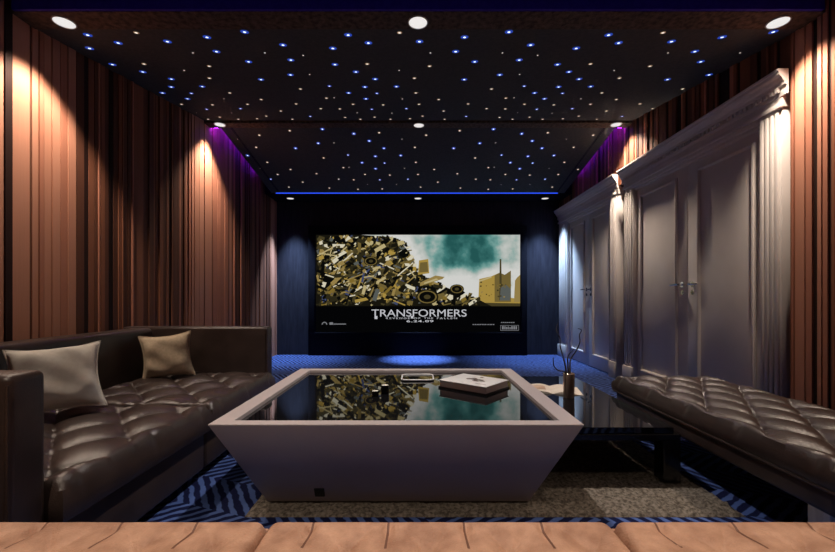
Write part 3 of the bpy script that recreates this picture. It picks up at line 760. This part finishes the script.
# candle tumblers
def candle(x, y, r, h, label):
    c = thing('candle_holder', (x,y,GZ), label, 'candle holder', 'candle holders on the glass table')
    a_ = MB(); a_.lathe([(r*.9,.0006),(r,.004),(r,h),(r*.9,h),(r*.9,h-.006)], (x,y,GZ), 24); build('tumbler', a_, M['smoked_glass'], c, smooth=True)
    w_ = MB(); w_.lathe([(r*.86,h-.006),(r*.86,h-.0005),(r*.5,h+.0005)], (x,y,GZ), 24); build('wax', w_, M['wax'], c, smooth=True)
    k_ = MB(); k_.tube([(x,y,GZ+h),(x+.0015,y,GZ+h+.007)], .001, 6); build('wick', k_, M['twig'], c)
candle(-.243, 2.33, .0205, .030, 'shorter candle tumbler, the nearer left one of the pair on the table')
candle(-.193, 2.40, .0235, .048, 'taller candle tumbler, the farther right one of the pair on the table')

# ------------------------------------------------------------------ black low table
BT = .305
bt = thing('side_table', (1.0,2.85,.018), 'long low black glass table between the pale coffee table and the bench', 'table')
tx0, tx1, ty0, ty1 = .735, 1.345, 2.155, 3.56
g = MB(); g.box((tx0,ty0,BT-.034),(tx1,ty1,BT)); build('glass_top', g, M['black_glass'], bt, bevel=.002, seg=1)
f = MB()
for a_, b_ in (((tx0,ty0-.012),(tx1+.03,ty0+.07)),((tx0,ty1-.08),(tx1+.03,ty1)),((tx0,ty0+.07),(tx0+.08,ty1-.08)),((tx1-.05,ty0+.07),(tx1+.03,ty1-.08))):
    f.box((a_[0],a_[1],BT-.066),(b_[0],b_[1],BT-.0345))
build('frame', f, M['black_lacquer'], bt, bevel=.002, seg=1)
for (x, y) in ((tx1-.06,ty0-.012),(tx0,ty0+.42),(tx1-.06,ty1-.09),(tx0,ty1-.09)):
    soft_box('leg', (x,y,.0185),(x+.09,y+.09,BT-.0665), M['black_lacquer'], bt, .003, 1)

# vase with curly twigs
vx, vy = 1.03, 2.80
va = thing('bronze_vase', (vx,vy,BT), 'slim bronze cylinder vase on the low black table', 'vase')
v = MB(); v.lathe([(.034,.0006),(.036,.004),(.0385,.165),(.036,.168),(.033,.165),(.032,.02)], (vx,vy,BT), 28); build('body', v, M['bronze'], va, smooth=True)
def twig(pts, label, r0=.0065):
    P_ = [Vector((vx+(x-568.5)/410*vy*1.0, vy+dy, CAM-(yy-298)/410*vy)) for x, yy, dy in pts]
    out = []
    for i in range(len(P_)-1):     # Catmull-Rom
        p0, p1, p2, p3 = P_[max(i-1,0)], P_[i], P_[i+1], P_[min(i+2,len(P_)-1)]
        for k in range(6):
            t = k/6; out.append(.5*((2*p1)+(p2-p0)*t+(2*p0-5*p1+4*p2-p3)*t*t+(3*p1-p0-3*p2+p3)*t*t*t))
    out.append(P_[-1]); n = len(out)
    m_ = MB(); m_.tube(out, [r0*(1-.72*i/n) for i in range(n)], 7)
    o = build('curly_twig', m_, M['twig'], smooth=True)
    return tag(o, label, 'twig', 'twigs in the bronze vase')
twig([(568,395,0),(566,372,0),(563.5,358,.01),(561,347,.02),(560.5,338,.02),(557.5,330,.03),(559.5,323,.03)], 'tallest curly twig in the bronze vase, rising left against the dark wall')
twig([(570,395,.006),(570,372,.01),(571.5,360,.02),(577,351,.02),(579.5,342,.0),(578.5,335,-.01),(580.5,330,-.01),(577,328.3,-.01)], 'curly twig in the bronze vase with its hooked tip bent right')
twig([(567,395,-.006),(564.5,373,-.02),(556,369.5,-.03),(551,364,-.05),(550,356,-.06)], 'short twig in the bronze vase arching out low to the left')
twig([(569,395,-.004),(566.5,366,-.02),(566,356,-.03),(570.5,349,-.04),(573,347,-.03)], 'straight short twig in the middle of the bronze vase')

# open magazine
mg = thing('open_magazine', (.98,3.02,BT), 'open magazine with cream pages lying behind the bronze vase', 'magazine')
mc = Vector((.985,3.03)); ma = math.radians(-12); mU = Vector((math.cos(ma),math.sin(ma))); mV = Vector((-mU.y,mU.x))
def page(side):
    m_ = MB(); nx_, ny_ = 14, 4
    def pt(i, j, dz):
        t = i/nx_; z = BT+.003 + .020*math.sin(PI*min(1,t*1.15))*(1-t*.5)+.001; p = mc + mU*(side*t*.20) + mV*((j/ny_-.5)*.27)
        return (p.x,p.y,z+dz-.002)
    for i in range(nx_):
        for j in range(ny_):
            m_.quad([pt(i,j,0),pt(i+1,j,0),pt(i+1,j+1,0),pt(i,j+1,0)], 1 if side < 0 and 3 <= i < 12 and 1 <= j < 3 else 0)
    for i in range(nx_):
        for j in (0, ny_):
            a_, b_ = pt(i,j,0), pt(i+1,j,0); m_.quad([a_,b_,(b_[0],b_[1],BT+.0008),(a_[0],a_[1],BT+.0008)])
    for j in range(ny_):
        a_, b_ = pt(nx_,j,0), pt(nx_,j+1,0); m_.quad([a_,b_,(b_[0],b_[1],BT+.0008),(a_[0],a_[1],BT+.0008)])
    build('page_block', m_, [M['page'], M['photo_print']], mg, smooth=True)
page(-1); page(1)

# ------------------------------------------------------------------ camera, world, view
cam = bpy.data.cameras.new('camera'); cam.sensor_width = 36; cam.lens = 410*36/835
cam.shift_y = 22/835; cam.shift_x = -.5/835; cam.clip_start = .02
co = bpy.data.objects.new('camera', cam); COL.objects.link(co)
co.location = (0,0,CAM); co.rotation_euler = (PI/2,0,0); S.camera = co
w = bpy.data.worlds.new('world'); S.world = w; w.use_nodes = True
w.node_tree.nodes['Background'].inputs['Color'].default_value = (.02,.02,.03,1)
S.view_settings.view_transform = 'Standard'; S.view_settings.look = 'None'
S.view_settings.exposure = .14; S.view_settings.gamma = 1
try: S.view_settings.use_curve_mapping = False
except Exception: pass
